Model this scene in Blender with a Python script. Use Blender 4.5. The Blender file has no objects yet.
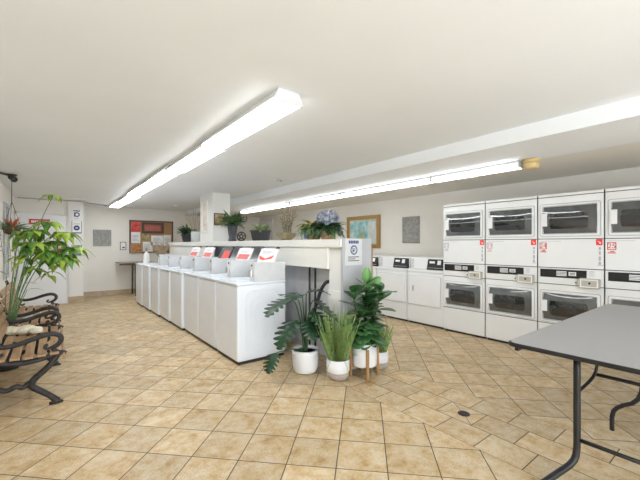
import bpy, bmesh, math, random
from mathutils import Vector, Matrix
random.seed(7)
sc = bpy.context.scene
COL = sc.collection
PI = math.pi

# ------------------------------------------------------------------ materials
MATS = {}
def base_mat(name):
    m = bpy.data.materials.new(name); m.use_nodes = True
    MATS[name] = m
    return m, m.node_tree, m.node_tree.nodes['Principled BSDF']

class N:
    """small helper for math node chains"""
    def __init__(s, nt): s.nt = nt
    def new(s, t): return s.nt.nodes.new(t)
    def link(s, a, b): s.nt.links.new(a, b)
    def m(s, op, a, b=None, c=None):
        n = s.new('ShaderNodeMath'); n.operation = op
        for i, v in enumerate((a, b, c)):
            if v is None: continue
            if isinstance(v, (int, float)): n.inputs[i].default_value = v
            else: s.link(v, n.inputs[i])
        return n.outputs[0]
    def noise(s, vec, scale, detail=3, rough=.55):
        n = s.new('ShaderNodeTexNoise'); n.inputs['Scale'].default_value = scale
        n.inputs['Detail'].default_value = detail; n.inputs['Roughness'].default_value = rough
        s.link(vec, n.inputs['Vector']); return n.outputs['Fac']
    def ramp(s, fac, stops):
        n = s.new('ShaderNodeValToRGB'); el = n.color_ramp.elements
        el[0].position, el[0].color = stops[0][0], (*stops[0][1], 1)
        el[1].position, el[1].color = stops[-1][0], (*stops[-1][1], 1)
        for p, c in stops[1:-1]:
            e = el.new(p); e.color = (*c, 1)
        s.link(fac, n.inputs['Fac']); return n.outputs['Color']
    def mix(s, fac, a, b):
        n = s.new('ShaderNodeMix'); n.data_type = 'RGBA'
        for k, v in ((0, fac), (6, a), (7, b)):
            if isinstance(v, (int, float)): n.inputs[k].default_value = v
            elif isinstance(v, tuple): n.inputs[k].default_value = (*v, 1)
            else: s.link(v, n.inputs[k])
        return n.outputs[2]
    def obj(s): return s.new('ShaderNodeTexCoord').outputs['Object']

def mat(name, col, rough=.5, metal=0, var=.06, scale=8, bump=0, bscale=60, spec=.5, coat=0, trans=0, sub=0):
    m, nt, p = base_mat(name); n = N(nt); o = n.obj()
    f = n.noise(o, scale)
    lo = tuple(max(0, c*(1-var)) for c in col); hi = tuple(min(1, c*(1+var)) for c in col)
    nt.links.new(n.ramp(f, [(.3, lo), (.7, hi)]), p.inputs['Base Color'])
    p.inputs['Roughness'].default_value = rough; p.inputs['Metallic'].default_value = metal
    p.inputs['Specular IOR Level'].default_value = spec
    p.inputs['Coat Weight'].default_value = coat
    if trans: p.inputs['Transmission Weight'].default_value = trans
    if bump:
        b = n.new('ShaderNodeBump'); b.inputs['Strength'].default_value = bump; b.inputs['Distance'].default_value = .01
        n.link(n.noise(o, bscale), b.inputs['Height']); n.link(b.outputs[0], p.inputs['Normal'])
    return m

def emit(name, col, s):
    m, nt, p = base_mat(name)
    p.inputs['Base Color'].default_value = (.9, .9, .9, 1)
    p.inputs['Emission Color'].default_value = (*col, 1); p.inputs['Emission Strength'].default_value = s
    return m

def leafmat(name, c0, c1, rough=.45, scale=14):
    m, nt, p = base_mat(name); n = N(nt)
    nt.links.new(n.ramp(n.noise(n.obj(), scale, 2), [(.3, c0), (.7, c1)]), p.inputs['Base Color'])
    p.inputs['Roughness'].default_value = rough
    return m

def woodmat(name, c0, c1, axis=1, rough=.5):
    m, nt, p = base_mat(name); n = N(nt)
    mp = n.new('ShaderNodeMapping'); sc_ = [22, 22, 22]; sc_[axis] = 1.6
    mp.inputs['Scale'].default_value = sc_
    n.link(n.obj(), mp.inputs['Vector'])
    nt.links.new(n.ramp(n.noise(mp.outputs[0], 2.2, 5), [(.3, c0), (.7, c1)]), p.inputs['Base Color'])
    p.inputs['Roughness'].default_value = rough
    return m

def tilemat(name, mode):
    m, nt, p = base_mat(name); n = N(nt); o = n.obj()
    sx = n.new('ShaderNodeSeparateXYZ'); n.link(o, sx.inputs[0]); X, Y = sx.outputs[0], sx.outputs[1]
    r2 = 1/math.sqrt(2)
    if mode == 'left':
        a = n.m('DIVIDE', n.m('SUBTRACT', n.m('MULTIPLY', n.m('SUBTRACT', X, Y), r2), .45), .309)
        b = n.m('DIVIDE', n.m('SUBTRACT', n.m('MULTIPLY', n.m('ADD', X, Y), r2), 2.395), .304); sa = sb = .306
    elif mode == 'right':
        a = n.m('DIVIDE', n.m('SUBTRACT', n.m('MULTIPLY', n.m('SUBTRACT', X, Y), r2), .988), .301)
        b = n.m('DIVIDE', n.m('SUBTRACT', n.m('MULTIPLY', n.m('ADD', X, Y), r2), 3.225), .296); sa = sb = .3
    else:
        a = n.m('DIVIDE', n.m('SUBTRACT', X, 2.235), .25); sa = .25; sb = .305
        row = n.m('FLOOR', a)
        b = n.m('ADD', n.m('DIVIDE', n.m('SUBTRACT', Y, 1.51), .305), n.m('MULTIPLY', row, .5))
    ia, ib = n.m('FLOOR', a), n.m('FLOOR', b)
    fa, fb = n.m('SUBTRACT', a, ia), n.m('SUBTRACT', b, ib)
    da = n.m('MULTIPLY', n.m('MINIMUM', fa, n.m('SUBTRACT', 1, fa)), sa)
    db = n.m('MULTIPLY', n.m('MINIMUM', fb, n.m('SUBTRACT', 1, fb)), sb)
    d = n.m('MINIMUM', da, db)
    # 0 in the joint, 1 on the tile
    t = n.m('MULTIPLY', n.m('SUBTRACT', d, .0022), 500); t = n.m('MINIMUM', n.m('MAXIMUM', t, 0), 1)
    cv = n.new('ShaderNodeCombineXYZ'); n.link(ia, cv.inputs[0]); n.link(ib, cv.inputs[1])
    wn = n.new('ShaderNodeTexWhiteNoise'); wn.noise_dimensions = '3D'; n.link(cv.outputs[0], wn.inputs['Vector'])
    # a different cloud in every tile
    off = n.new('ShaderNodeVectorMath'); off.operation = 'MULTIPLY_ADD'
    n.link(wn.outputs['Color'], off.inputs[0]); off.inputs[1].default_value = (9, 9, 9); n.link(o, off.inputs[2])
    cloud = n.noise(off.outputs[0], 9, 9, .74)
    tan = n.ramp(cloud, [(.32, (.42, .25, .10)), (.43, (.57, .40, .205)), (.54, (.65, .51, .325)), (.70, (.73, .64, .48))])
    tone = n.m('ADD', .86, n.m('MULTIPLY', wn.outputs['Value'], .2))
    hv = n.new('ShaderNodeHueSaturation'); n.link(tone, hv.inputs['Value']); n.link(tan, hv.inputs['Color'])
    fine = n.noise(o, 120, 3, .65)
    pit = n.m('MULTIPLY', n.m('GREATER_THAN', fine, .60), n.m('GREATER_THAN', n.noise(off.outputs[0], 3.0, 2), .5))
    c = n.mix(n.m('MULTIPLY', pit, .7), hv.outputs[0], (.2, .14, .09))
    c = n.mix(t, (.055, .042, .03), c)
    nt.links.new(c, p.inputs['Base Color'])
    nt.links.new(n.m('ADD', .36, n.m('MULTIPLY', cloud, .22)), p.inputs['Roughness'])
    p.inputs['Specular IOR Level'].default_value = .35
    b_ = n.new('ShaderNodeBump'); b_.inputs['Strength'].default_value = .35; b_.inputs['Distance'].default_value = .003
    n.link(n.m('SUBTRACT', t, n.m('MULTIPLY', pit, .6)), b_.inputs['Height']); n.link(b_.outputs[0], p.inputs['Normal'])
    return m

mat('wall_paint', (.825, .795, .735), .75, var=.03, scale=1.5, bump=.06, bscale=120)
mat('pillar_paint', (.80, .79, .76), .7, var=.03, scale=2)
mat('ceiling_paint', (.85, .875, .895), .85, var=.02, scale=1.2, bump=.05, bscale=90)
mat('shelf_paint', (.80, .79, .745), .5, var=.03, scale=3)
mat('panel_grey', (.48, .485, .51), .55, var=.04, scale=5)
mat('bay_grey', (.68, .69, .72), .7, var=.1, scale=6)
mat('enamel', (.81, .85, .91), .28, var=.02, scale=3, coat=.2)
mat('enamel_warm', (.82, .825, .82), .3, var=.02, scale=3, coat=.2)
mat('coin_grey', (.66, .67, .68), .42, var=.05, scale=9)
mat('beige_metal', (.50, .47, .40), .4, var=.06, scale=10)
mat('dark', (.025, .025, .027), .45, var=.3)
mat('rubber', (.02, .02, .02), .6, var=.3)
mat('black_plastic', (.009, .009, .010), .45, var=.3)
mat('window_grey', (.10, .107, .108), .06, var=.25, scale=5, coat=1)
mat('drum_dark', (.022, .024, .025), .06, var=.5, scale=9, coat=1)
mat('chrome', (.8, .8, .8), .18, metal=1, var=.05)
mat('label_white', (.85, .85, .84), .5, var=.02)
mat('label_grey', (.42, .43, .45), .5, var=.1)
mat('ink', (.05, .05, .06), .6, var=.1)
mat('ink_faint', (.45, .45, .50), .6, var=.1)
mat('ink_blue', (.035, .055, .20), .6, var=.1)
mat('red_print', (.62, .045, .045), .5, var=.1)
mat('red_soft', (.74, .16, .15), .5, var=.1)
mat('red_card', (.80, .04, .03), .45, var=.1)
mat('pink_print', (.62, .35, .38), .6, var=.1)
mat('iron', (.035, .032, .032), .5, var=.35, scale=25, bump=.25, bscale=90, metal=.3)
woodmat('slat_wood', (.26, .14, .06), (.50, .32, .17), 1, .5)
woodmat('stand_wood', (.30, .15, .04), (.46, .25, .08), 2, .45)
woodmat('frame_dark', (.06, .025, .015), (.13, .06, .035), 0, .45)
woodmat('edge_wood', (.33, .2, .1), (.45, .3, .17), 2, .5)
mat('gold_frame', (.36, .21, .07), .4, var=.35, scale=40, metal=.35)
mat('pot_white', (.80, .80, .81), .4, var=.03)
mat('pot_grey', (.40, .35, .31), .6, var=.1, scale=30)
mat('pot_black', (.03, .03, .035), .35, var=.2)
mat('vase_dark', (.045, .055, .065), .3, var=.3, scale=20)
mat('bowl_olive', (.30, .26, .14), .45, var=.3, scale=20)
mat('basket_wicker', (.50, .33, .16), .6, var=.4, scale=70, bump=.6, bscale=90)
mat('soil', (.035, .024, .017), .95, var=.5, scale=60, bump=.8, bscale=80)
mat('table_laminate', (.385, .38, .38), .38, var=.04, scale=120)
mat('table_tan', (.30, .28, .25), .5, var=.1, scale=12)
mat('vinyl', (.86, .85, .82), .5, var=.02)
mat('door_white', (.80, .81, .83), .4, var=.02, scale=3)
mat('paper', (.82, .81, .79), .7, var=.02)
woodmat('cork', (.36, .2, .09), (.47, .29, .14), 1, .9)
mat('picture_brown', (.30, .10, .05), .35, var=.4, scale=30)
mat('bread_photo', (.40, .17, .05), .4, var=.8, scale=18)
mat('cloth_cream', (.74, .70, .55), .9, var=.12, scale=30, bump=.5, bscale=60)
mat('cloth_pink', (.66, .58, .58), .9, var=.15, scale=30)
mat('stem_brown', (.12, .075, .04), .7, var=.3, scale=30)
mat('twig', (.42, .33, .22), .8, var=.3, scale=30)
mat('base_tile', (.48, .37, .25), .45, var=.2, scale=5)
mat('yellowed', (.66, .50, .24), .5, var=.1)
mat('clear_plastic', (.62, .66, .64), .2, var=.1, coat=.5)
mat('blue_plastic', (.17, .26, .47), .35, var=.1)
mat('hatch', (.72, .70, .67), .7, var=.03)
leafmat('monstera', (.010, .038, .018), (.028, .08, .036), .35)
leafmat('fiddle', (.022, .08, .026), (.075, .21, .06), .32, 20)
leafmat('fiddle_young', (.11, .30, .07), (.18, .40, .11), .35)
leafmat('grass', (.12, .24, .05), (.36, .46, .17), .5, 30)
leafmat('umbrella', (.16, .34, .03), (.46, .58, .08), .45, 10)
leafmat('umbrella_dark', (.05, .17, .025), (.15, .33, .05), .45, 10)
leafmat('yellow_leaf', (.46, .38, .04), (.16, .20, .03), .45, 22)
leafmat('shelf_leaf', (.05, .12, .045), (.18, .29, .11), .5, 20)
leafmat('dark_leaf', (.015, .05, .02), (.05, .10, .04), .4, 20)
leafmat('pale_leaf', (.22, .30, .14), (.42, .48, .26), .5, 20)
leafmat('blue_flower', (.10, .13, .20), (.60, .63, .70), .7, 30)
leafmat('red_flower', (.45, .05, .03), (.6, .13, .05), .6, 30)
emit('tube_light', (.93, .97, 1.0), 7.5)
emit('day_pane', (.85, .92, 1.0), .55)
tilemat('tile_left', 'left'); tilemat('tile_band', 'band'); tilemat('tile_right', 'right')

def stonemat():
    m, nt, p = base_mat('grey_tile'); n = N(nt); o = n.obj()
    v = n.new('ShaderNodeTexVoronoi'); v.inputs['Scale'].default_value = 26; n.link(o, v.inputs['Vector'])
    nt.links.new(n.ramp(n.m('ADD', n.m('MULTIPLY', v.outputs['Distance'], .6), n.m('MULTIPLY', n.noise(o, 14, 4), .6)),
                 [(.2, (.19, .185, .17)), (.8, (.36, .35, .33))]), p.inputs['Base Color'])
    p.inputs['Roughness'].default_value = .6
stonemat()
def artmat():
    # soft turquoise abstract: blotches with a pale shape, made for this frame
    m, nt, p = base_mat('turquoise_print'); n = N(nt); o = n.obj()
    f = n.noise(o, 4.5, 4, .6)
    c1 = n.ramp(f, [(.35, (.16, .42, .47)), (.5, (.38, .62, .64)), (.62, (.62, .74, .70)), (.75, (.55, .66, .45))])
    nt.links.new(c1, p.inputs['Base Color']); p.inputs['Roughness'].default_value = .25
artmat()
def scrollmat(name, a, b, c):
    m, nt, p = base_mat(name); n = N(nt); o = n.obj()
    nt.links.new(n.ramp(n.noise(o, 9, 4, .6), [(.35, a), (.5, b), (.68, c)]), p.inputs['Base Color'])
    p.inputs['Roughness'].default_value = .5
scrollmat('scroll_art', (.68, .47, .40), (.74, .66, .56), (.80, .77, .72))
scrollmat('small_art', (.10, .11, .04), (.42, .30, .14), (.62, .56, .4))
scrollmat('plant_photo', (.03, .05, .04), (.2, .28, .2), (.6, .62, .6))
scrollmat('red_poster', (.5, .02, .02), (.66, .05, .05), (.72, .2, .14))

# ------------------------------------------------------------------ mesh builder
class MB:
    def __init__(s): s.v = []; s.f = []; s.sm = []
    def add(s, vs, fs, smooth=False):
        k = len(s.v); s.v += [tuple(v) for v in vs]
        s.f += [tuple(i+k for i in f) for f in fs]; s.sm += [smooth]*len(fs)
        return s
    def box(s, x0, x1, y0, y1, z0, z1):
        if x0 > x1: x0, x1 = x1, x0
        if y0 > y1: y0, y1 = y1, y0
        if z0 > z1: z0, z1 = z1, z0
        v = [(x0,y0,z0),(x1,y0,z0),(x1,y1,z0),(x0,y1,z0),(x0,y0,z1),(x1,y0,z1),(x1,y1,z1),(x0,y1,z1)]
        return s.add(v, [(3,2,1,0),(4,5,6,7),(0,1,5,4),(1,2,6,5),(2,3,7,6),(3,0,4,7)])
    def prism(s, poly, fn, n0, n1):
        """poly of (u,v), fn(u,v,n)->xyz"""
        k = len(poly); v = [fn(u, w, n0) for u, w in poly] + [fn(u, w, n1) for u, w in poly]
        f = [tuple(range(k))[::-1], tuple(range(k, 2*k))] + [(i, (i+1) % k, k+(i+1) % k, k+i) for i in range(k)]
        return s.add(v, f)
    def lathe(s, prof, c=(0, 0, 0), n=28, smooth=True):
        v = []; f = []
        for r, z in prof:
            for i in range(n):
                a = 2*PI*i/n; v.append((c[0]+r*math.cos(a), c[1]+r*math.sin(a), c[2]+z))
        for j in range(len(prof)-1):
            for i in range(n):
                f.append((j*n+i, j*n+(i+1) % n, (j+1)*n+(i+1) % n, (j+1)*n+i))
        f.append(tuple(range(n))[::-1]); k = (len(prof)-1)*n; f.append(tuple(range(k, k+n)))
        return s.add(v, f, smooth)
    def tube(s, pts, r, n=8, closed=False, smooth_path=0, flat=None):
        pts = [Vector(p) for p in pts]
        rs = list(r) if isinstance(r, (list, tuple)) else [r]*len(pts)
        for _ in range(smooth_path):
            q = [pts[0]]; qr = [rs[0]]
            for i in range(len(pts)-1):
                q += [pts[i]*.75+pts[i+1]*.25, pts[i]*.25+pts[i+1]*.75]; qr += [rs[i]*.75+rs[i+1]*.25, rs[i]*.25+rs[i+1]*.75]
            q.append(pts[-1]); qr.append(rs[-1]); pts, rs = q, qr
        m = len(pts); v = []; f = []
        up = None
        for i, p in enumerate(pts):
            a = pts[(i-1) % m] if (closed or i > 0) else p
            b = pts[(i+1) % m] if (closed or i < m-1) else p
            t = (b-a).normalized() if (b-a).length > 1e-9 else Vector((0, 0, 1))
            if up is None:
                ref = Vector((0, 1, 0)) if abs(t.y) < .9 else Vector((1, 0, 0))
                up = (ref - t*ref.dot(t)).normalized()
            else:
                up = (up - t*up.dot(t))
                up = up.normalized() if up.length > 1e-6 else t.orthogonal().normalized()
            sd = t.cross(up)
            for k in range(n):
                an = 2*PI*k/n
                fu, fs_ = (flat if flat else (1, 1))
                v.append(p + up*(rs[i]*fu*math.cos(an)) + sd*(rs[i]*fs_*math.sin(an)))
        seg = m if closed else m-1
        for i in range(seg):
            for k in range(n):
                f.append((i*n+k, i*n+(k+1) % n, ((i+1) % m)*n+(k+1) % n, ((i+1) % m)*n+k))
        if not closed:
            f.append(tuple(range(n))[::-1]); f.append(tuple(range((m-1)*n, m*n)))
        return s.add(v, f, True)
    def ball(s, c, r, nu=10, nv=7, sc3=(1, 1, 1), jit=0, rnd=random):
        v = []; f = []
        for j in range(nv+1):
            th = PI*j/nv
            for i in range(nu):
                ph = 2*PI*i/nu; k = r*(1+jit*(rnd.random()-.5))
                v.append((c[0]+k*sc3[0]*math.sin(th)*math.cos(ph), c[1]+k*sc3[1]*math.sin(th)*math.sin(ph), c[2]+k*sc3[2]*math.cos(th)))
        for j in range(nv):
            for i in range(nu):
                f.append((j*nu+i, j*nu+(i+1) % nu, (j+1)*nu+(i+1) % nu, (j+1)*nu+i))
        return s.add(v, f, True)
    def leaf(s, base, d, length, width, prof, droop=.3, fold=.15, up=(0, 0, 1), seg=None, sweep=0, thick=.0012):
        """curved leaf: prof is list of half-width factors along the length"""
        d = Vector(d).normalized(); up = Vector(up)
        side = d.cross(up)
        side = side.normalized() if side.length > 1e-4 else Vector((1, 0, 0))
        nrm = side.cross(d).normalized()
        n = len(prof); v = []; f = []
        p = Vector(base); ang = 0; dl = length/(n-1); g = Vector((0, 0, -1)); dd = d.copy()
        for i in range(n):
            nn = side.cross(dd).normalized(); w = prof[i]*width*.5
            sw = dd*(sweep*w)
            for t in (0, thick):
                v += [p - side*w + nn*(fold*w+t) + sw, p + nn*t, p + side*w + nn*(fold*w+t) + sw]
            dd = (dd + g*(droop/(n-1))).normalized(); p = p + dd*dl
        for i in range(n-1):
            a, b = i*6, (i+1)*6
            f += [(a+1, a, b, b+1), (a+2, a+1, b+1, b+2), (a+3, a+4, b+4, b+3), (a+4, a+5, b+5, b+4)]
            f += [(a, a+3, b+3, b), (a+5, a+2, b+2, b+5)]
        return s.add(v, f, True)
    def build(s, name, m, parent=None, bevel=0, loc=None, seg=2):
        me = bpy.data.meshes.new(name); me.from_pydata(s.v, [], s.f); me.update()
        for p, q in zip(me.polygons, s.sm): p.use_smooth = q
        o = bpy.data.objects.new(name, me); COL.objects.link(o)
        me.materials.append(MATS[m] if isinstance(m, str) else m)
        if parent: o.parent = parent
        if loc: o.location = loc
        if bevel:
            b = o.modifiers.new('bevel', 'BEVEL'); b.width = bevel; b.segments = seg; b.limit_method = 'ANGLE'; b.angle_limit = .6
        return o

def tag(o, label=None, cat=None, group=None, kind=None):
    if label: o['label'] = label
    if cat: o['category'] = cat
    if group: o['group'] = group
    if kind: o['kind'] = kind
    return o
def thing(name, label, cat, loc=(0, 0, 0), rz=0, group=None):
    o = bpy.data.objects.new(name, None); COL.objects.link(o)
    o.location = loc; o.rotation_euler = (0, 0, rz); o.empty_display_size = .1
    return tag(o, label, cat, group)
def struct(name, mb, m, bevel=0): return tag(mb.build(name, m, None, bevel), kind='structure')
def kids(o): return [c for c in list(bpy.data.objects) if c.parent == o]
def dup(root, loc, label, rz=None, skip=()):
    r = root.copy(); COL.objects.link(r); r.location = loc; r['label'] = label
    if rz is not None: r.rotation_euler = (0, 0, rz)
    for ch in kids(root):
        if ch.name.split('.')[0] in skip: continue
        c = ch.copy(); COL.objects.link(c); c.parent = r
        for g in kids(ch):
            if g.name.split('.')[0] in skip: continue
            d = g.copy(); COL.objects.link(d); d.parent = c
    return r

# frames: (u to the viewer's right, v up, n out of the surface)
def FX(o=(0, 0, 0)):    # faces -X
    return lambda u, v, n: (o[0]-n, o[1]-u, o[2]+v)
def FY(o=(0, 0, 0)):    # faces -Y
    return lambda u, v, n: (o[0]+u, o[1]-n, o[2]+v)
def FXp(o=(0, 0, 0)):   # faces +X
    return lambda u, v, n: (o[0]+n, o[1]+u, o[2]+v)
def fb(mb, F, u0, u1, v0, v1, n0, n1):
    a = F(u0, v0, n0); b = F(u1, v1, n1)
    return mb.box(a[0], b[0], a[1], b[1], a[2], b[2])
def rrect(u0, u1, v0, v1, r, k=5):
    pts = []
    for cx, cy, a0 in ((u1-r, v1-r, 0), (u0+r, v1-r, 90), (u0+r, v0+r, 180), (u1-r, v0+r, 270)):
        for i in range(k+1):
            a = math.radians(a0+90*i/k); pts.append((cx+r*math.cos(a), cy+r*math.sin(a)))
    return pts
def ring(mb, F, u0, u1, v0, v1, r, w, n0, n1, k=5):
    o_ = rrect(u0, u1, v0, v1, r, k); i_ = rrect(u0+w, u1-w, v0+w, v1-w, max(.002, r-w*.6), k); m = len(o_)
    v = [F(*p, n0) for p in o_]+[F(*p, n0) for p in i_]+[F(*p, n1) for p in o_]+[F(*p, n1) for p in i_]
    f = []
    for a in range(m):
        b = (a+1) % m
        f += [(a, b, m+b, m+a), (2*m+b, 2*m+a, 3*m+a, 3*m+b), (b, a, 2*m+a, 2*m+b), (m+a, m+b, 3*m+b, 3*m+a)]
    return mb.add(v, f)
def text_mesh(name, s, size, matrix, m, parent):
    cu = bpy.data.curves.new('txt', 'FONT'); cu.body = s; cu.size = size; cu.extrude = .0006
    cu.align_x = 'CENTER'; cu.align_y = 'CENTER'
    to = bpy.data.objects.new('txt', cu); COL.objects.link(to)
    dg = bpy.context.evaluated_depsgraph_get()
    me = bpy.data.meshes.new_from_object(to.evaluated_get(dg)); me.transform(matrix)
    bpy.data.objects.remove(to); bpy.data.curves.remove(cu)
    o = bpy.data.objects.new(name, me); COL.objects.link(o); me.materials.clear(); me.materials.append(MATS[m])
    o.parent = parent
    return o
def MX(x, y, z): return Matrix(((0, 0, -1, x), (-1, 0, 0, y), (0, 1, 0, z), (0, 0, 0, 1)))

# ------------------------------------------------------------------ setting
XL, XR, YF, YN = -.65, 5.70, 10.80, -2.6
HC, HS, HR = 2.37, 2.24, 2.315
me = bpy.data.meshes.new('floor')
xs = [XL, 2.235, 2.985, XR]
vs = [(x, y, 0) for x in xs for y in (YN, YF)] + [(XL, YN, -.08), (XL, YF, -.08), (XR, YN, -.08), (XR, YF, -.08)]
me.from_pydata(vs, [], [(0, 2, 3, 1), (2, 4, 5, 3), (4, 6, 7, 5), (8, 9, 11, 10)]); me.update()
fo = bpy.data.objects.new('floor', me); COL.objects.link(fo); fo['kind'] = 'structure'
for k in ('tile_left', 'tile_band', 'tile_right'): me.materials.append(MATS[k])
for i in range(3): me.polygons[i].material_index = i

SX0, SX1 = 3.157, 3.97
struct('ceiling', MB().box(XL, SX0, YN, YF, HC, HC+.1), 'ceiling_paint')
struct('ceiling_soffit', MB().box(SX0, SX1, YN, YF, HS, HC+.1), 'ceiling_paint')
struct('ceiling_recess', MB().box(SX1, XR, YN, YF, HR, HC+.1), 'wall_paint')
struct('wall_light_block', MB().box(2.7, XR, YN-.1, YN, 0, HC), 'wall_paint')  # part wall added out of view to block outside light on the right
struct('wall_left', MB().box(XL-.1, XL, YN, YF, 0, HC), 'wall_paint')
struct('wall_right', MB().box(XR, XR+.1, YN, YF, 0, HC), 'wall_paint')
struct('wall_back', MB().box(XL, XR, YF, YF+.1, 0, HC), 'wall_paint')
struct('wall_left_nook', MB().box(XL, .28, 9.86, YF, 0, HC), 'wall_paint')
struct('wall_corner_pillar', MB().box(.28, .565, 9.80, YF, 0, HC), 'pillar_paint')
struct('baseboard_back', MB().box(.565, 2.4, YF-.02, YF, 0, .13), 'base_tile', .004)
struct('baseboard_pillar', MB().box(.275, .575, 9.785, 9.80, 0, .16), 'base_tile', .004)
# white door with posters in the left corner
d1 = tag(bpy.data.objects.new('door_1', None), kind='structure'); COL.objects.link(d1); d1.location = (-.17, 9.86, 0)
MB().box(-.43, .42, -.05, 0, .01, 2.03).build('door_panel', 'door_white', d1, .008)
MB().box(-.475, -.43, -.06, 0, 0, 2.07).box(.42, .445, -.06, 0, 0, 2.07).box(-.475, .445, -.06, 0, 2.03, 2.07).build('door_frame', 'pillar_paint', d1, .004)
hk = MB().ball((-.37, -.10, .97), .03); hk.tube([(-.37, -.05, .97), (-.37, -.1, .97)], .012); hk.build('door_knob', 'chrome', d1)
# window on the left wall
w1 = tag(bpy.data.objects.new('window_1', None), kind='structure'); COL.objects.link(w1); w1.location = (XL, 7.98, 1.42)
F = FXp()
mb = MB(); ring(mb, F, -.33, .33, -.64, .64, .01, .05, 0, .03); mb.build('window_frame', 'label_grey', w1)
fb(MB(), F, -.28, .28, -.59, .59, .004, .012).build('pane', 'clear_plastic', w1)
# centre partition: low wall with shelf on top that carries the plumbing between the machines
wc = tag(bpy.data.objects.new('wall_center', None), kind='structure'); COL.objects.link(wc); wc.location = (2.66, 2.77, 0)
CX0, CX1, CY0, CY1 = 2.45, 2.87, 2.77, 9.70
def W(mb): mb.v = [(x-2.66, y-2.77, z) for x, y, z in mb.v]; return mb
W(MB().box(CX0-.035, CX1+.02, CY0, CY1, 1.33, 1.418)).build('shelf_board', 'shelf_paint', wc, .004)
m_ = MB().box(CX0-.01, CX0+.03, 3.02, 4.52, 1.085, 1.33)                     # deep fascia at the near end
m_.box(CX0, CX0+.03, 6.55, CY1, .95, 1.33).box(CX0, CX0+.03, 4.52, 4.55, 1.0, 1.33)
W(m_).build('fascia', 'shelf_paint', wc, .003)
m_ = MB().box(CX0+.018, CX1, CY0+.02, 3.02, .85, 1.33); W(m_).build('post', 'pillar_paint', wc, .003)
m_ = MB().box(CX0+.004, CX1, CY0+.02, 3.02, 0, .85); W(m_).build('post_base', 'pillar_paint', wc, .003)
W(MB().box(2.64, CX1, 3.02, CY1, 0, 1.33)).build('back_panel', 'bay_grey', wc)
W(MB().box(CX0+.02, 2.64, 4.55, CY1, 0, 1.0)).build('low_wall', 'bay_grey', wc)
W(MB().box(CX0-.012, CX1, CY0-.02, CY0+.02, 0, 1.427)).build('end_panel', 'panel_grey', wc, .003)
W(MB().box(CX1, CX1+.018, CY0-.022, CY0+.03, 0, 1.33)).build('edge_strip', 'edge_wood', wc)
struct('wall_center_pillar', MB().box(CX0, 2.80, 6.55, 7.28, 1.418, HC), 'pillar_paint', .003)
# door trim on the far part of the right wall
struct('trim_1', MB().box(XR-.04, XR, 9.86, 9.96, 0, 2.12).box(XR-.04, XR, 9.86, 10.78, 2.12, 2.2), 'pillar_paint', .004)
# conduit under the ceiling at the far left
tag(MB().tube([(-.60, 9.72, 2.355), (.57, 9.72, 2.355), (.62, 9.9, 2.355), (1.1, 10.4, 2.355)], .009, 8).build('conduit_pipe', 'label_grey'),
    'thin dark conduit pipe running along the ceiling above the white door', 'pipe')

# ------------------------------------------------------------------ ceiling lights
def make_light(name, L, w, h, label, cat, loc, group, yaw=0, light_block=False):
    t = thing(name, label, cat, loc, yaw, group)      # origin on the ceiling at the near end, runs to +y
    hw = w/2
    fn = lambda u, v, n: (u, n, v)
    q = .80 if w > .2 else .45
    hb = MB(); hb.prism([(-hw*.70, 0), (hw*.70, 0), (hw*.97, -h*q), (-hw*.97, -h*q)], fn, .004, L-.004)
    if light_block: hb.prism([(hw*.86, -h*.3), (hw*1.0, -h*.3), (hw*1.0, -h*1.02), (hw*.9, -h*1.02)], fn, .004, L-.004)  # added opaque skirt on one side, keeps lamp light off the recess
    hb.build('housing', 'label_white', t)
    MB().prism([(-hw*.97, -h*q), (hw*(.97 if not light_block else .88), -h*q), (hw*(.93 if not light_block else .86), -h), (-hw*.93, -h)], fn, .012, L-.012).build('diffuser', 'tube_light', t)
    for y0, y1 in ((0, .012), (L-.012, L)):
        MB().prism([(-hw*.74, 0), (hw*.74, 0), (hw*1.03, -h*.75), (hw*1.03, -h*1.03), (-hw*1.03, -h*1.03), (-hw*1.03, -h*.75)], fn, y0, y1).build('end_cap', 'coin_grey', t)
    return t
LW = ['lamp nearest the camera above the left aisle, its grey end cap showing',
      'second ceiling lamp from the near end of the left row', 'third ceiling lamp from the near end of the left row',
      'fourth ceiling lamp along the left row, over the middle washers', 'fifth ceiling lamp of the left row, next to last',
      'last ceiling lamp of the left row, right before the cork board wall']
y = 1.92
for i in range(6):
    make_light('ceiling_light', 1.345, .215, .078, 'white fluorescent '+LW[i], 'ceiling light', (1.228 + .018*math.sin(i*1.9), y, HC), 'fluorescent lamps over the left aisle', .008*math.sin(i*2.3+1))
    y += 1.36
LR = [('nearest short strip lamp under the right soffit, next to the beige smoke alarm', 1.58, 1.05, .135), ('long strip lamp under the right soffit, second from the smoke alarm', 2.65, 1.75, .115),
      ('strip lamp under the right soffit, third from the smoke alarm', 4.42, 1.55, .115), ('farthest strip lamp under the right soffit, above the planted shelf', 6.02, 2.3, .125)]
for l, y0, L, w in LR:
    make_light('strip_light', L, w, .068, 'white fluorescent '+l, 'ceiling light', (3.905, y0, HS), 'strip lamps under the right soffit', 0, y0 < 2)
t = thing('smoke_alarm', 'round beige smoke alarm on the soffit beside the strip lamp end', 'smoke alarm', (3.915, 1.485, HS))
MB().lathe([(.082, -.03), (.082, 0)]).build('base', 'yellowed', t); MB().lathe([(.05, -.095), (.07, -.088), (.075, -.03)]).build('cover', 'yellowed', t)
t = thing('sprinkler_rosette', 'small round white fitting on the open ceiling between the lamp rows', 'ceiling fitting', (2.78, 4.58, HC))
MB().lathe([(.055, -.022), (.065, -.01), (.065, 0)]).build('base', 'coin_grey', t); MB().lathe([(.012, -.05), (.012, -.022)]).build('head', 'chrome', t)
t = thing('smoke_detector', 'small white round detector on the ceiling near the cork board wall', 'smoke alarm', (2.45, 9.2, HC))
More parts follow.
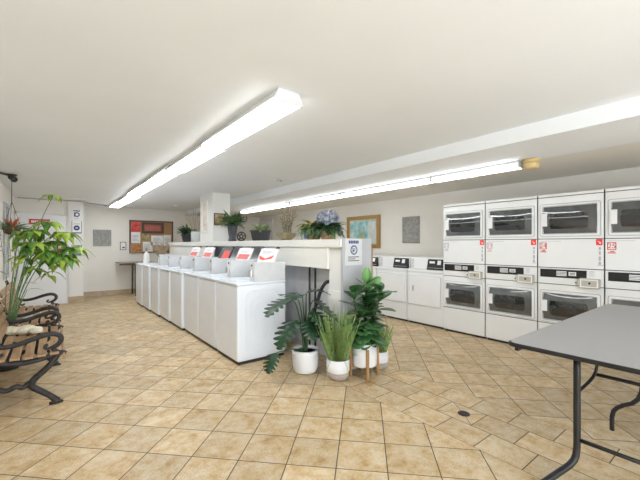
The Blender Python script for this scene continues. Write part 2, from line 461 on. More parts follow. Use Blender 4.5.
MB().lathe([(.045, -.04), (.06, -.03), (.065, 0)]).build('base', 'label_white', t)
t = thing('ceiling_hatch', 'flat rectangular ceiling hatch with raised frame over the far left corner', 'hatch', (.22, 9.62, HC))
mb = MB(); ring(mb, lambda u, v, n: (u, v, -n), -.33, .36, -.33, .30, .01, .05, 0, .02); mb.build('hatch_frame', 'hatch', t)
MB().box(-.28, .31, -.28, .25, -.008, 0).build('hatch_panel', 'hatch', t)

# ------------------------------------------------------------------ top load washers
def make_washer(label, card):
    t = thing('washing_machine', label, 'washing machine', (0, 0, 0), 0, 'top load washers along the aisle')
    F = FX()                                   # origin: front bottom centre
    h = .325
    MB().box(.004, .64, -h, h, .035, .895).build('cabinet', 'enamel', t, .022, seg=4)
    MB().box(.03, .62, -h+.02, h-.02, 0, .04).build('toe_base', 'dark', t)
    fb(MB(), F, -h, h, .895, .925, -.64, .006).build('top_panel', 'enamel', t, .009)
    lid = fb(MB(), F, -.29, .19, .925, .936, -.40, -.05).build('lid', 'enamel', t, .005)
    fb(MB(), F, -.1, 0, .934, .94, -.075, -.055).build('lid_grip', 'coin_grey', lid)
    # embossed side towards the near end (three nested rounded ridges)
    e = MB(); G = FY((0, -h, 0))
    for k, (a, b, c, d, r) in enumerate(((.10, .545, .10, .84, .10), (.155, .49, .16, .79, .16), (.22, .43, .24, .71, .10))):
        ring(e, G, a, b, c, d, r, .014, -.004, .006, 6)
    e.build('side_panel', 'enamel', t, .002)
    # coin meter standing on the right end of the top
    c = MB().box(.215, .632, -h, -h+.13, .925, 1.15).build('coin_box', 'coin_grey', t, .006)
    MB().box(.185, .216, -h+.03, -h+.10, .985, 1.06).build('coin_slide', 'chrome', c, .004)
    MB().tube([(.214, -h+.065, 1.115), (.206, -h+.065, 1.115)], .012).build('lock', 'dark', c)
    if card:
        MB().box(.50, .632, -h+.14, h-.03, .925, 1.125).build('console', 'enamel', t, .006)
        def tl(u, v, n):                       # tilted card, leans back to +x
            s, co = math.sin(.42), math.cos(.42); return (.49+v*s-n*co, -u, 1.125+v*co+n*s)
        u0, u1 = -.17, .25
        body = 'dark' if card == 'black' else 'label_white'
        p = MB(); p.prism([(u0, 0), (u1, 0), (u1, .21), (u0, .21)], tl, -.018, 0); p = p.build('sign_panel', body, t)
        q = MB()
        if card == 'black': q.prism([(u0+.12, .01), (u1-.02, .01), (u1-.05, .15), (u0+.16, .15)], tl, 0, .003); mm = 'red_card'
        elif card == 'band': q.prism([(u0+.03, .03), (u1-.05, .03), (u1-.02, .105), (u0+.06, .105)], tl, 0, .003); mm = 'red_soft'
        else: q.prism([(u0+.02, .10), (u0+.2, .06), (u1-.03, .11), (u1-.06, .065), (u0+.14, .035), (u0+.05, .05)], tl, 0, .003); mm = 'red_card'
        q.build('red_print', mm, p)
        q = MB(); q.prism([(u0, .20), (u0+.05, .20), (u0+.05, .222), (u0, .222)], tl, -.02, .004); q.prism([(u1-.05, .20), (u1, .20), (u1, .222), (u1-.05, .222)], tl, -.02, .004)
        q.prism([(u0+.05, .206), (u1-.05, .206), (u1-.05, .213), (u0+.05, .213)], tl, -.018, .002)
        q.build('clip', 'black_plastic', p)
        if card != 'black':
            q = MB(); q.prism([(u0+.08, .15), (u1-.1, .15), (u1-.1, .157), (u0+.08, .157)], tl, 0, .002); q.prism([(u0+.08, .132), (u1-.16, .132), (u1-.16, .137), (u0+.08, .137)], tl, 0, .002)
            q.build('printed_lines', 'ink_faint', p)
    return t
NOBOX = 7
WL = [('nearest white top load washer, its embossed side panel facing the monstera', 'curve'), ('second white top load washer from the monstera end, pink banded card on top', 'band'),
      ('third white top load washer from the near end, with black and red card', 'black'), ('fourth white top load washer from the near end, small red and white card', 'band'),
      ('fifth white top load washer, farthest one with a red and white card', 'band'), ('sixth white top load washer, just before the dried grass jar', None),
      ('seventh white top load washer, carrying the jar of dried grass', None), ('last white top load washer at the far end under the white bottle', None)]
cache = {}
dx = [0, .0, .0, -.035, -.05, -.075, -.095, -.11]
for i, (l, c) in enumerate(WL):
    pos = (1.625+dx[i], 3.6+.67*i+.335, 0); l = l
    if c in cache: dup(cache[c], pos, l, skip=('coin_box',) if i == NOBOX else ())
    else:
        t = make_washer(l, c); t.location = pos; cache[c] = t

# ------------------------------------------------------------------ stacked dryers on the right
def bulge(mb, F, u0, u1, v0, v1, n, h, k=20, sub=(0, 1, 0, 1)):
    """convex sheet; sub picks a patch of it with rounded corners"""
    v = []; f = []
    def P(a, b): return F(u0+(u1-u0)*a, v0+(v1-v0)*b, n+h*(1-(2*b-1)**2)*(1-.25*(2*a-1)**2)*.85)
    a0, a1, b0, b1 = sub; part = sub != (0, 1, 0, 1)
    for j in range(k+1):
        for i in range(k+1):
            x, y = 2*i/k-1, 2*j/k-1
            if part:      # squircle patch
                x, y = x*math.sqrt(max(0, 1-.14*y*y)), y*math.sqrt(max(0, 1-.14*x*x))
            v.append(P(a0+(a1-a0)*(x+1)/2, b0+(b1-b0)*(y+1)/2))
    for j in range(k):
        for i in range(k): f.append((j*(k+1)+i, j*(k+1)+i+1, (j+1)*(k+1)+i+1, (j+1)*(k+1)+i))
    return mb.add(v, f, True)
def make_stack(label, num, numcol):
    t = thing('stacked_dryer', label, 'tumble dryer', (0, 0, 0), 0, 'stacked dryers along the right wall')
    F = FX(); h = .335
    MB().box(.012, .74, -h, h, .03, 1.985).build('cabinet', 'enamel_warm', t, .004)
    MB().box(.007, .012, -h-.001, h+.001, .04, 1.98).build('seam_shade', 'ink', t)  # dark sheet behind the panels, shade of the seams put in as colour
    MB().box(.03, .7, -h+.02, h-.02, 0, .035).build('toe_base', 'dark', t)
    for nm, v0, v1 in (('bottom_panel', .035, .375), ('lower_front', .381, .868), ('control_panel_surround', .874, 1.07), ('middle_panel', 1.077, 1.425), ('upper_front', 1.431, 1.945), ('top_trim', 1.951, 1.985)):
        fb(MB(), F, -h+.003, h-.003, v0+.001, v1-.001, -.006, 0).build(nm, 'enamel_warm', t, .004)
    for v0, v1, n0, n1 in ((1.465, 1.855, 1.585, 1.745), (.40, .785, .53, .67)):
        d = MB(); ring(d, F, -.30, .30, v0, v1, .022, .030, -.002, .018); d = d.build('door', 'enamel_warm', t, .003)
        gk = MB(); ring(gk, F, -.308, .308, v0-.008, v1+.008, .026, .006, 0, .0015); gk.build('door_gap', 'label_grey', t)
        gk = MB(); ring(gk, F, -.277, .277, v0+.023, v1-.023, .012, .004, .0185, .0195); gk.build('gasket', 'ink', d)
        g = MB(); bulge(g, F, -.275, .275, v0+.026, v1-.026, .002, .034); g.build('window', 'window_grey', d)
        dr = MB(); bulge(dr, F, -.275, .275, v0+.026, v1-.026, .0032, .034, sub=(.14, .86, .17, .74)); dr.build('drum_opening', 'drum_dark', d)
        hd = MB(); fb(hd, F, -.285, -.222, n0, n1, .0, .036); hd.build('handle', 'enamel_warm', d, .006)
    c = fb(MB(), F, -.305, .175, .955, 1.055, 0, .008).build('control_panel', 'black_plastic', t, .002)
    q = MB(); 
    for k in range(4): fb(q, F, -.128, -.02, .978+.016*k, .988+.016*k, .008, .009)
    fb(q, F, -.0, .075, .985, 1.03, .008, .009)
    q.build('control_label', 'label_white', c)
    q = MB(); fb(q, F, .01, .065, .995, 1.003, .009, .0095); fb(q, F, .01, .065, 1.012, 1.02, .009, .0095); q.build('label_print', 'ink', c)
    q = fb(MB(), F, .195, .255, .985, 1.06, 0, .002).build('price_label', 'label_white', t)
    m2 = MB()
    for k in range(5): fb(m2, F, .202, .25, .993+.013*k, .998+.013*k, .002, .0026)
    m2.build('label_print', 'ink_faint', q)
    b = fb(MB(), F, .115, .305, .855, .968, 0, .055).build('coin_box', 'beige_metal', t, .006)
    q = MB(); ring(q, F, .125, .295, .865, .958, .006, .012, .055, .06); q.build('coin_box_rim', 'label_white', b)
    q = MB(); q.prism([(.215+.012*math.cos(a*PI/6), .915+.012*math.sin(a*PI/6)) for a in range(12)], F, .055, .062); q.build('lock', 'dark', b)
    fb(MB(), F, .065, .078, .90, .915, 0, .006).build('reject_button', 'black_plastic', t)
    # paper markings
    pl = MB(); fb(pl, F, -.30, -.08, 1.398, 1.402, 0, .001); pl.build('printed_line', 'ink_faint', t)
    nb = MB(); ring(nb, F, -.315, -.235, 1.30, 1.385, .004, .008, 0, .001)
    for k in range(2): fb(nb, F, -.31+.02*k, -.24-.01*k, 1.262+.016*k, 1.272+.016*k, 0, .001)
    nb.build('number_frame', numcol, t)
    text_mesh('number_print', num, .075, MX(-.0008, .275, 1.342), numcol, t)
    s = MB(); s.prism(rrect(.262, .322, 1.352, 1.422, .008), F, 0, .002); s = s.build('red_sticker', 'red_card', t)
    q = MB(); q.prism([(.278, 1.398), (.284, 1.402), (.298, 1.384), (.306, 1.39), (.308, 1.368), (.288, 1.372), (.294, 1.378)], F, .002, .003); q.build('sticker_mark', 'label_white', s)
    q = MB()
    for k, (a, b_, w) in enumerate(((1.30, 1.33, .016), (1.24, 1.285, .012), (1.175, 1.225, .018), (1.13, 1.165, .02))): fb(q, F, .298-w/2-.003, .298+w/2, a, b_, 0, .001)
    fb(q, F, .275, .325, 1.12, 1.126, 0, .001)
    q.build('small_print', 'ink_faint', t)
    return t
S0 = 3.14
SL = [('first stacked white dryer from the corner, numbered 22, beside the low dryers', '22', 'ink_faint'), ('second stacked white dryer along the right wall, numbered 23', '23', 'pink_print'),
      ('third stacked white dryer along the right wall, numbered 24', '24', 'red_print'), ('rightmost stacked white dryer, numbered 25, cut off by the frame', '25', 'red_print')]
for i, (l, nu, nc) in enumerate(SL):
    t = make_stack(l, nu, nc); t.location = (4.90, S0-.3385-.677*i, 0)

# ------------------------------------------------------------------ single low dryers
def make_single(label):
    t = thing('low_dryer', label, 'tumble dryer', (0, 0, 0), 0, 'low dryers along the right wall')
    F = FX(); h = .355
    MB().box(.012, .72, -h, h, .03, .91).build('cabinet', 'enamel_warm', t, .004)
    MB().box(.03, .7, -h+.02, h-.02, 0, .035).build('toe_base', 'dark', t)
    fb(MB(), F, -h, h, .035, .318, -.014, 0).build('bottom_panel', 'enamel_warm', t, .004)
    fb(MB(), F, -h, h, .324, .885, -.014, 0).build('front_panel', 'enamel_warm', t, .004)
    fb(MB(), F, -h, h, .89, .935, -.72, .004).build('top_panel', 'enamel_warm', t, .008)
    d = MB(); d.prism(rrect(-.325, .305, .335, .825, .025), F, 0, .014); d = d.build('door', 'enamel_warm', t, .006)
    q = MB(); ring(q, F, -.33, .31, .33, .83, .028, .004, 0, .003); q.build('door_gap', 'label_grey', t)
    q = MB(); fb(q, F, -.235, -.205, .555, .665, .013, .018); q.build('handle_slot', 'coin_grey', d)
    q = MB(); fb(q, F, -.226, -.216, .57, .65, .017, .022); q.build('handle', 'ink', d)
    c = MB().box(.10, .70, -h+.01, h, .935, 1.135).build('console', 'enamel_warm', t, .006)
    def tl(u, v, n):
        s, co = math.sin(.25), math.cos(.25); return (.055+v*s-n*co, -u, .937+v*co+n*s)
    p = MB(); p.prism([(.0, 0), (.335, 0), (.335, .205), (.0, .205)], tl, -.05, 0); p = p.build('control_panel', 'black_plastic', t, .004)
    q = MB(); q.prism([(.04, .11), (.14, .11), (.14, .145), (.04, .145)], tl, 0, .002); q.prism([(.19, .09), (.255, .09), (.255, .16), (.19, .16)], tl, 0, .002); q.build('control_label', 'label_white', p)
    q = MB(); q.prism([(.02, .03), (.315, .03), (.315, .036), (.02, .036)], tl, 0, .001); q.build('printed_line', 'label_grey', p)
    q = MB()
    for k in range(6): fb(q, F, -.335, -.285, .955+.028*k, .968+.028*k, -.10, -.0985)
    q.build('instruction_print', 'label_grey', c)
    return t
t = make_single('low white dryer with black console, directly beside the stacked dryers'); t.location = (4.93, 3.505, 0); a = t
dup(a, (4.93, 4.235, 0), 'low white dryer in the middle of the three, behind the fiddle leaf plant')
dup(a, (4.93, 4.965, 0), 'low white dryer farthest left, mostly hidden by the grey partition end')

# ------------------------------------------------------------------ things on the walls
def picture(name, label, cat, loc, F, w, h, fw, fmat, amat, depth=.03, group=None):
    t = thing(name, label, cat, loc, 0, group)
    m_ = MB(); ring(m_, F, -w/2, w/2, 0, h, .004, fw, 0, depth, 2); m_.build('frame', fmat, t, .004)
    m_ = MB(); fb(m_, F, -w/2+fw*.9, w/2-fw*.9, fw*.9, h-fw*.9, .002, depth*.5); art = m_.build('picture', amat, t)
    return t, art
t, art = picture('framed_picture', 'gold framed turquoise abstract picture on the wall above the low dryers', 'picture', (XR, 5.715, 1.28), FX(), 1.06, .74, .085, 'gold_frame', 'turquoise_print', .045)
m_ = MB(); ring(m_, FX(), -.445, .445, .085, .655, .003, .02, .02, .032, 2); m_.build('liner', 'yellowed', t)
m_ = MB()
for u0, u1, v0, v1 in ((-.12, -.08, .1, .42), (-.08, .02, .1, .36), (.02, .05, .1, .5)): fb(m_, FX(), u0, u1, v0, v1, .022, .026)
m_.build('pale_shape', 'pale_leaf', art)
m_ = MB(); fb(m_, FX(), .16, .40, .12, .60, .022, .025); m_.build('blue_field', 'clear_plastic', art)
t = thing('wall_tile_panel', 'grey stone textured panel hung right of the gold framed picture', 'wall panel', (XR, 4.365, 1.39))
fb(MB(), FX(), -.205, .205, 0, .53, 0, .03).build('panel', 'grey_tile', t, .006)
t = thing('wall_tile_panel', 'grey stone textured panel on the far wall left of the cork board', 'wall panel', (1.035, YF, 1.32))
fb(MB(), FY(), -.205, .205, 0, .43, 0, .03).build('panel', 'grey_tile', t, .006)
# cork board with pinned papers
t = thing('cork_board', 'wide cork notice board with dark frame on the far wall', 'notice board', (2.245, YF, 1.12))
m_ = MB(); ring(m_, FY(), -.575, .575, 0, .92, .004, .035, 0, .035, 2); m_.build('frame', 'frame_dark', t)
fb(MB(), FY(), -.545, .545, .03, .89, .002, .016).build('cork', 'cork', t)
def paper(name, label, cat, u0, u1, v0, v1, m, extra=None, n=.018):
    o = thing(name, label, cat, (2.245+(u0+u1)/2, YF-n, 1.12+v0))
    p = fb(MB(), FY(), -(u1-u0)/2, (u1-u0)/2, 0, v1-v0, 0, .003).build('sheet', m, o)
    if extra:
        q = MB()
        for k in range(extra): fb(q, FY(), -(u1-u0)*.36, (u1-u0)*(.36-.1*(k % 3)), (v1-v0)*(.2+.6*k/extra), (v1-v0)*(.2+.6*k/extra)+.014, .003, .004)
        q.build('printed_lines', 'ink_faint', o)
    return o
paper('poster', 'red poster pinned at the top left of the cork board', 'poster', -.53, -.30, .60, .88, 'red_poster')
paper('notice_sheet', 'white sheet pinned under the red poster on the cork board', 'paper', -.53, -.30, .28, .585, 'paper', 5)
paper('notice_sheet', 'white sheet pinned low in the middle of the cork board', 'paper', -.24, .02, .04, .32, 'paper', 4)
paper('photo_sheet', 'small pinned photo sheet above the low middle notice', 'paper', -.25, -.07, .36, .55, 'small_art')
paper('notice_sheet', 'large pale lavender sheet pinned in the centre of the cork board', 'paper', -.02, .30, .22, .50, 'label_white', 6)
paper('notice_sheet', 'cream sheet pinned on the right side of the cork board', 'paper', .31, .52, .2, .52, 'paper', 5)
o, _ = picture('framed_picture', 'small framed brown food photo at the bottom left of the cork board', 'picture', (2.245-.40, YF-.036, 1.12-.005), FY(), .31, .27, .03, 'edge_wood', 'bread_photo', .02)
o, _ = picture('framed_sign', 'dark wood framed reddish sign mounted across the top of the cork board', 'sign', (2.245+.02, YF-.02, 1.12+.56), FY(), .58, .31, .06, 'frame_dark', 'picture_brown', .04)
m_ = MB()
for k in range(4): fb(m_, FY(), -.2, .2, .085+.038*k, .1+.038*k, .02, .022)
m_.build('lettering_rows', 'red_soft', o)
t = thing('switch_plate', 'small white framed plate on the far wall below left of the cork board', 'switch plate', (1.52, YF, 1.21))
m_ = MB(); ring(m_, FY(), -.075, .075, 0, .22, .006, .014, 0, .02, 2); m_.build('rim', 'dark', t)
fb(MB(), FY(), -.065, .065, .01, .21, 0, .012).build('plate', 'label_white', t); fb(MB(), FY(), -.02, .04, .05, .085, .012, .016).build('switch', 'dark', t)
# pictures on the pillar
t, art = picture('scroll_picture', 'tall narrow picture with pink and grey painting on the pillar side', 'picture', (CX0, 6.97, 1.60), FX(), .30, .64, .035, 'shelf_paint', 'scroll_art', .02)
t, art = picture('framed_picture', 'small landscape picture with wooden frame on the pillar front by the vase', 'picture', (2.585, 6.55, 1.735), FY(), .235, .235, .018, 'frame_dark', 'small_art', .02)
# wall clock on the far wall
t = thing('wall_clock', 'round thin rimmed wall clock on the far wall behind the shelf vase', 'clock', (5.08, YF, 2.25))
m_ = MB(); m_.tube([(.125*math.cos(a*PI/14), -.02, .125*math.sin(a*PI/14)) for a in range(28)], .012, 6, True); m_.build('rim', 'dark', t)
m_ = MB(); m_.prism([(.12*math.cos(a*PI/12), .12*math.sin(a*PI/12)) for a in range(24)], FY(), 0, .01); m_.build('dial', 'wall_paint', t)
MB().tube([(0, -.014, 0), (.05, -.014, .05)], .006, 5).tube([(0, -.014, 0), (-.02, -.014, .085)], .005, 5).build('hands', 'dark', t)
t = thing('white_board', 'plain white board on the far right wall behind the black planter', 'board', (XR, 10.32, 1.58))
fb(MB(), FX(), -.26, .26, 0, .54, 0, .02).build('board', 'label_white', t, .004)
# signs
def small_sign(name, label, F, loc, w, h, parts, m='label_white', n=.006):
    t = thing(name, label, 'sign', loc)
    fb(MB(), F, -w/2, w/2, 0, h, 0, n).build('plate', m, t)
    for nm, mm, lst in parts:
        q = MB()
        for it in lst:
            if it[0] == 'ring':
                _, cu, cv, r, wd = it
                k = 20; v = []; f = []
                for rr in (r, r-wd):
                    v += [F(cu+rr*math.cos(2*PI*i/k), cv+rr*math.sin(2*PI*i/k), n+.0015) for i in range(k)]
                f = [(i, (i+1) % k, k+(i+1) % k, k+i) for i in range(k)]
                q.add(v, f)
            else: fb(q, F, it[0], it[1], it[2], it[3], n, n+.0015)
        q.build(nm, mm, t)
    return t
hdr = lambda u0, u1, v0, v1, k: [(u0+(u1-u0)*i/k, u0+(u1-u0)*(i+.78)/k, v0, v1) for i in range(k)]
small_sign('notice_sign', 'grey notice sign with dark blue ring emblem on the partition end panel', FY(), (2.59, CY0-.02, 1.135), .25, .285,
           [('header', 'ink_blue', hdr(-.075, .075, .235, .268, 6)), ('emblem', 'ink_blue', [('ring', 0, .165, .052, .014), (-.02, -.008, .14, .19), (-.008, .016, .15, .162), (.004, .02, .17, .182)]),
            ('printed_lines', 'ink', [(-.085, .075, .085, .094), (-.085, .02, .065, .073), (-.085, .08, .045, .053)])], 'coin_grey')
small_sign('poster', 'white sign with bold blue emblem, topmost on the corner pillar', FY(), (.435, 9.80, 1.92), .15, .25,
           [('header', 'ink_blue', hdr(-.065, .065, .205, .235, 5)), ('emblem', 'ink_blue', [('ring', .005, .135, .055, .024), (-.05, -.028, .085, .185)]), ('printed_lines', 'ink_faint', [(-.05, .05, .05, .058), (-.05, .03, .03, .036)])])
small_sign('poster', 'white sign with blue border and blue disc in the middle of the pillar', FY(), (.435, 9.80, 1.62), .19, .28,
           [('border', 'ink_blue', [(-.095, .095, 0, .022), (-.095, -.086, 0, .28), (.086, .095, 0, .28)]), ('emblem', 'ink_blue', [('ring', 0, .125, .06, .035), (-.05, .05, .1, .112), (-.05, .05, .135, .147)]), ('printed_lines', 'ink_faint', [(-.06, .06, .22, .23), (-.06, .06, .2, .206)])])
small_sign('poster', 'dark green photo print, lowest on the corner pillar', FY(), (.435, 9.80, 1.10), .2, .25, [], 'plant_photo')
small_sign('poster', 'red header sign with pale lettering at the top of the white door', FY(), (-.235, 9.81, 1.80), .36, .12,
           [('lettering', 'label_white', hdr(-.14, .14, .04, .085, 9))], 'red_print')
small_sign('notice_sheet', 'white printed notice with blue lines low on the white door', FY(), (-.19, 9.81, 1.02), .34, .5,
           [('printed_lines', 'ink_blue', [(-.14, .14, .12, .15), (-.14, .06, .2, .22), (-.14, .1, .3, .315)])], 'paper')
small_sign('notice_sheet', 'pale blue notice on the left part of the white door', FY(), (-.46, 9.81, 1.42), .14, .36, [('printed_lines', 'ink_blue', [(-.05, .05, .26, .30), (-.05, .03, .15, .17)])], 'paper')
t = thing('key_box', 'small dark brown box mounted on the right of the white door', 'box', (.12, 9.81, 1.12))
MB().box(-.055, .055, -.05, 0, 0, .27).build('box', 'frame_dark', t, .006); MB().box(-.03, .03, -.054, -.05, .15, .21).build('label', 'yellowed', t)

# ------------------------------------------------------------------ folding tables
t = thing('folding_table', 'long grey topped folding table with black edge in the right foreground', 'table', (3.39, .49, 0))
def corner(mb, x0, x1, y0, y1, z0, z1, r):
    return mb.prism(rrect(x0, x1, y0, y1, r, 6), lambda u, v, n: (u, v, n), z0, z1)
X0, X1, Y0, Y1 = 2.30-3.39, 4.62-3.39, -.53, .53
corner(MB(), X0, X1, Y0, Y1, .712, .738, .045).build('edge_band', 'black_plastic', t, .005)
corner(MB(), X0+.008, X1-.008, Y0+.008, Y1-.008, .7375, .7395, .055).build('tabletop', 'table_laminate', t)
m_ = MB()
m_.box(X0+.03, X1-.03, Y0+.04, Y0+.06, .685, .712).box(X0+.03, X1-.03, Y1-.06, Y1-.04, .685, .712); m_.build('apron', 'black_plastic', t)
for lx, av, af in ((2.41-3.39, .182, .33), (3.24-3.39, .03, .20)):
    for s in (1, -1):
        yv, yf = s*av, s*af
        MB().tube(([(lx, yv, .712), (lx, yv, .3), (lx, yv, .15), (lx-.025, yv+s*.012, .095), (lx-.12, yv+s*.045, .065), (lx-.24, yv+s*.085, .032), (lx-.28, yv+s*.1, .018)] if av > .1 else [(lx, yv, .712), (lx, yv, .36), (lx, yv+s*.035, .25), (lx, yf-s*.04, .19), (lx, yf, .13), (lx, yf, .0)]), .0185 if av > .1 else .0145, 10, smooth_path=1).build('leg', 'black_plastic', t)
    MB().tube([(lx, -av, .228), (lx, av, .228)], .012, 8).build('crossbar', 'black_plastic', t)
m_ = MB(); bx = 2.62-3.39
m_.tube([(2.41-3.39, .182, .50), (bx-.10, .165, .525), (bx-.03, .15, .555), (bx, .14, .60), (bx+.01, .135, .712)], .009, 8, smooth_path=1); m_.tube([(bx, .155, .568), (bx, -.155, .568)], .011, 8)
m_.build('brace', 'black_plastic', t)
# small table at the far wall
t = thing('side_table', 'narrow dark topped table against the far wall past the washers', 'table', (1.75, 10.45, 0))
MB().box(-.42, .42, -.3, .3, .865, .89).build('tabletop', 'table_tan', t, .004)
MB().box(-.40, .40, -.28, -.27, .82, .865).build('apron', 'frame_dark', t)
for sx in (-.02, .36):
    for sy in (-.24, .24): MB().tube([(sx, sy, 0), (sx, sy, .865)], .016, 8).build('leg', 'dark', t)
MB().tube([(-.02, -.24, .6), (.12, -.24, .865)], .01, 6).build('brace', 'dark', t)

# ------------------------------------------------------------------ benches
def make_bench(L, label, loc):
    t = thing('garden_bench', label, 'bench', loc, 0, 'wood and iron benches by the left wall')   # y 0..L, front at x=0, +x is forward
    for y in (.03, L-.03):
        e = MB(); fl = (1.35, 1.2)
        P = lambda *a: [(x, y, z) for x, z in a]
        e.tube(P((.03, .43), (-.01, .37), (-.07, .30), (-.15, .235), (-.16, .185), (-.10, .135), (-.03, .075), (.015, .02)), [.018, .02, .021, .022, .022, .021, .019, .024], 8, smooth_path=2, flat=fl)
        e.tube(P((-.04, .012), (.015, .02), (.055, .008)), [.010, .015, .008], 8, smooth_path=1, flat=fl)
        e.tube(P((-.15, .21), (-.17, .225), (-.21, .18), (-.25, .215), (-.31, .18), (-.37, .215), (-.44, .19)), .017, 8, smooth_path=2, flat=fl)
        e.tube(P((-.52, .01), (-.47, .10), (-.43, .22), (-.40, .42), (-.43, .56), (-.49, .72), (-.535, .84)), [.022, .02, .02, .022, .02, .018, .014], 8, smooth_path=2, flat=fl)
        e.tube(P((-.41, .43), (-.30, .395), (-.17, .385), (-.05, .41), (.04, .435), (.075, .42)), [.018, .018, .018, .019, .02, .014], 8, smooth_path=2, flat=fl)
        e.build('iron_end', 'iron', t)
        a = MB()
        a.tube(P((-.47, .60), (-.36, .535), (-.25, .54), (-.12, .585), (-.03, .605), (.03, .585), (.045, .54), (.02, .50), (-.02, .485), (.0, .45), (.03, .435)), [.014, .016, .017, .018, .019, .018, .017, .016, .015, .015, .014], 8, smooth_path=2, flat=fl)
        a.tube(P((-.02, .485), (-.06, .475), (-.075, .50), (-.05, .515)), .011, 6, smooth_path=2, flat=fl)
        a.tube(P((-.36, .535), (-.39, .49), (-.36, .46), (-.33, .485)), .011, 6, smooth_path=2, flat=fl)
        a.build('armrest', 'iron', t)
    for k in range(5):
        x = -.345+.085*k; z = .418+.004*abs(k-2)
        MB().box(x-.031, x+.031, 0, L, z, z+.022).build('seat_slat', 'slat_wood', t, .005)
    MB().box(.05, .07, 0, L, .375, .43).build('front_slat', 'slat_wood', t, .005)
    for k in range(4):
        v = .50+.085*k; x = -.405-.105*(v-.42)/.25*.62
        m_ = MB(); s, co = math.sin(.33), math.cos(.33)
        fn = lambda u, w, n: (x+.028-u*co*0-w*s-n*co, u, v+w*co-n*s)
        m_.prism([(0, 0), (L, 0), (L, .068), (0, .068)], lambda u, w, n: (x+.03-w*s+n*co, u, v+w*co+n*s), 0, .02); m_.build('back_slat', 'slat_wood', t, .004)
    return t
make_bench(1.22, 'nearest slatted wood bench with black iron arms by the left wall', (.015, 3.69, 0))
make_bench(1.50, 'farther slatted wood bench with iron arms, before the white door', (-.0, 5.24, 0))
def crumple(name, label, cat, loc, sx, sy, sz, m, seed):
    rnd = random.Random(seed); o = MB()
    for _ in range(9): o.ball((rnd.uniform(-sx, sx), rnd.uniform(-sy, sy), sz*.5), sz*.62, 9, 6, (1.4, 1.4, .8), .35, rnd)
    for v in range(len(o.v)): x, y, z = o.v[v]; o.v[v] = (x, y, max(0, z))
    return tag(o.build(name, m, None, 0, loc), label, cat)
crumple('folded_cloth', 'cream knitted cloth lying crumpled on the far end of the nearest bench', 'cloth', (-.24, 4.66, .447), .12, .10, .075, 'cloth_cream', 3)
crumple('cloth_bundle', 'small pale pink bundle lying on the near end of the farther bench', 'cloth', (-.27, 5.50, .447), .04, .05, .075, 'cloth_pink', 5)

# ------------------------------------------------------------------ plants
OVAL = [.08, .5, .85, 1, .95, .7, .35, .05]
OBOV = [.12, .42, .68, .9, 1, .98, .75, .3]
LANCE = [.1, .6, .95, 1, .8, .5, .22, .02]
def pot(t, r0, r1, h, m='pot_white', rim=.008):
    MB().lathe([(r0*.8, 0), (r0*.95, .006), (r0, .02), (r0*.35+r1*.65, h*.5), (r1, h*.85), (r1, h), (r1-rim, h), (r1-rim-.003, h-.03)], n=36).build('pot', m, t)
    MB().lathe([(r1-rim-.004, h-.034), (r1-rim-.004, h-.025)], n=24).build('soil', 'soil', t)
# monstera in a white pot
t = thing('monstera_plant', 'dark monstera with split leaves in a rounded white pot beside the washer', 'potted plant', (2.14, 3.02, 0))
MB().lathe([(.085, 0), (.115, .012), (.132, .05), (.14, .11), (.142, .20), (.142, .245), (.132, .245), (.128, .215)], n=40).build('pot', 'pot_white', t)
MB().lathe([(.127, .205), (.127, .215)], n=24).build('soil', 'soil', t)
MON = [.3, .85, .95, .35, 1.0, 1.0, .35, 1.0, .95, .32, .9, .8, .3, .7, .5, .25, .3, .03]
# stems and leaves: (stem end, leaf direction, length, width, droop)
ML = [((-.17, .03, .78), (-.9, -.1, -.05), .34, .27, .75), ((-.17, -.06, .58), (-.8, -.3, -.35), .36, .25, .8), ((.07, -.05, .76), (.5, -.6, -.3), .27, .25, .9), ((.02, -.06, .48), (.4, -.7, -.3), .24, .22, .8), ((.0, -.02, .84), (.75, -.35, .30), .27, .24, .9),
      ((.04, -.12, .70), (.55, -.55, -.15), .30, .26, .8), ((-.03, -.12, .66), (.25, -.9, -.35), .31, .27, .7), ((-.34, .02, .26), (-.7, -.25, -.5), .22, .19, .9),
      ((.06, .0, .60), (.75, -.3, -.25), .26, .24, .8), ((-.05, .1, .78), (-.1, .7, .3), .26, .22, .8), ((-.02, -.06, .56), (-.25, -.8, -.4), .26, .24, .6), ((-.05, .0, .82), (-.55, -.3, .2), .26, .22, .8)]
st = MB()
for (e, d, L, w, dr) in ML:
    e = Vector(e); st.tube([(e.x*.1, e.y*.1, .205), (e.x*.22, e.y*.22, max(.25, e.z*.55)), (e.x*.6, e.y*.6, e.z*.9+.04), tuple(e)], [.012, .010, .007, .005], 6, smooth_path=2)
    MB().leaf(e, d, L, w, MON, dr, .10, sweep=.45).build('leaf', 'monstera', t)
st.build('stems', 'dark_leaf', t)
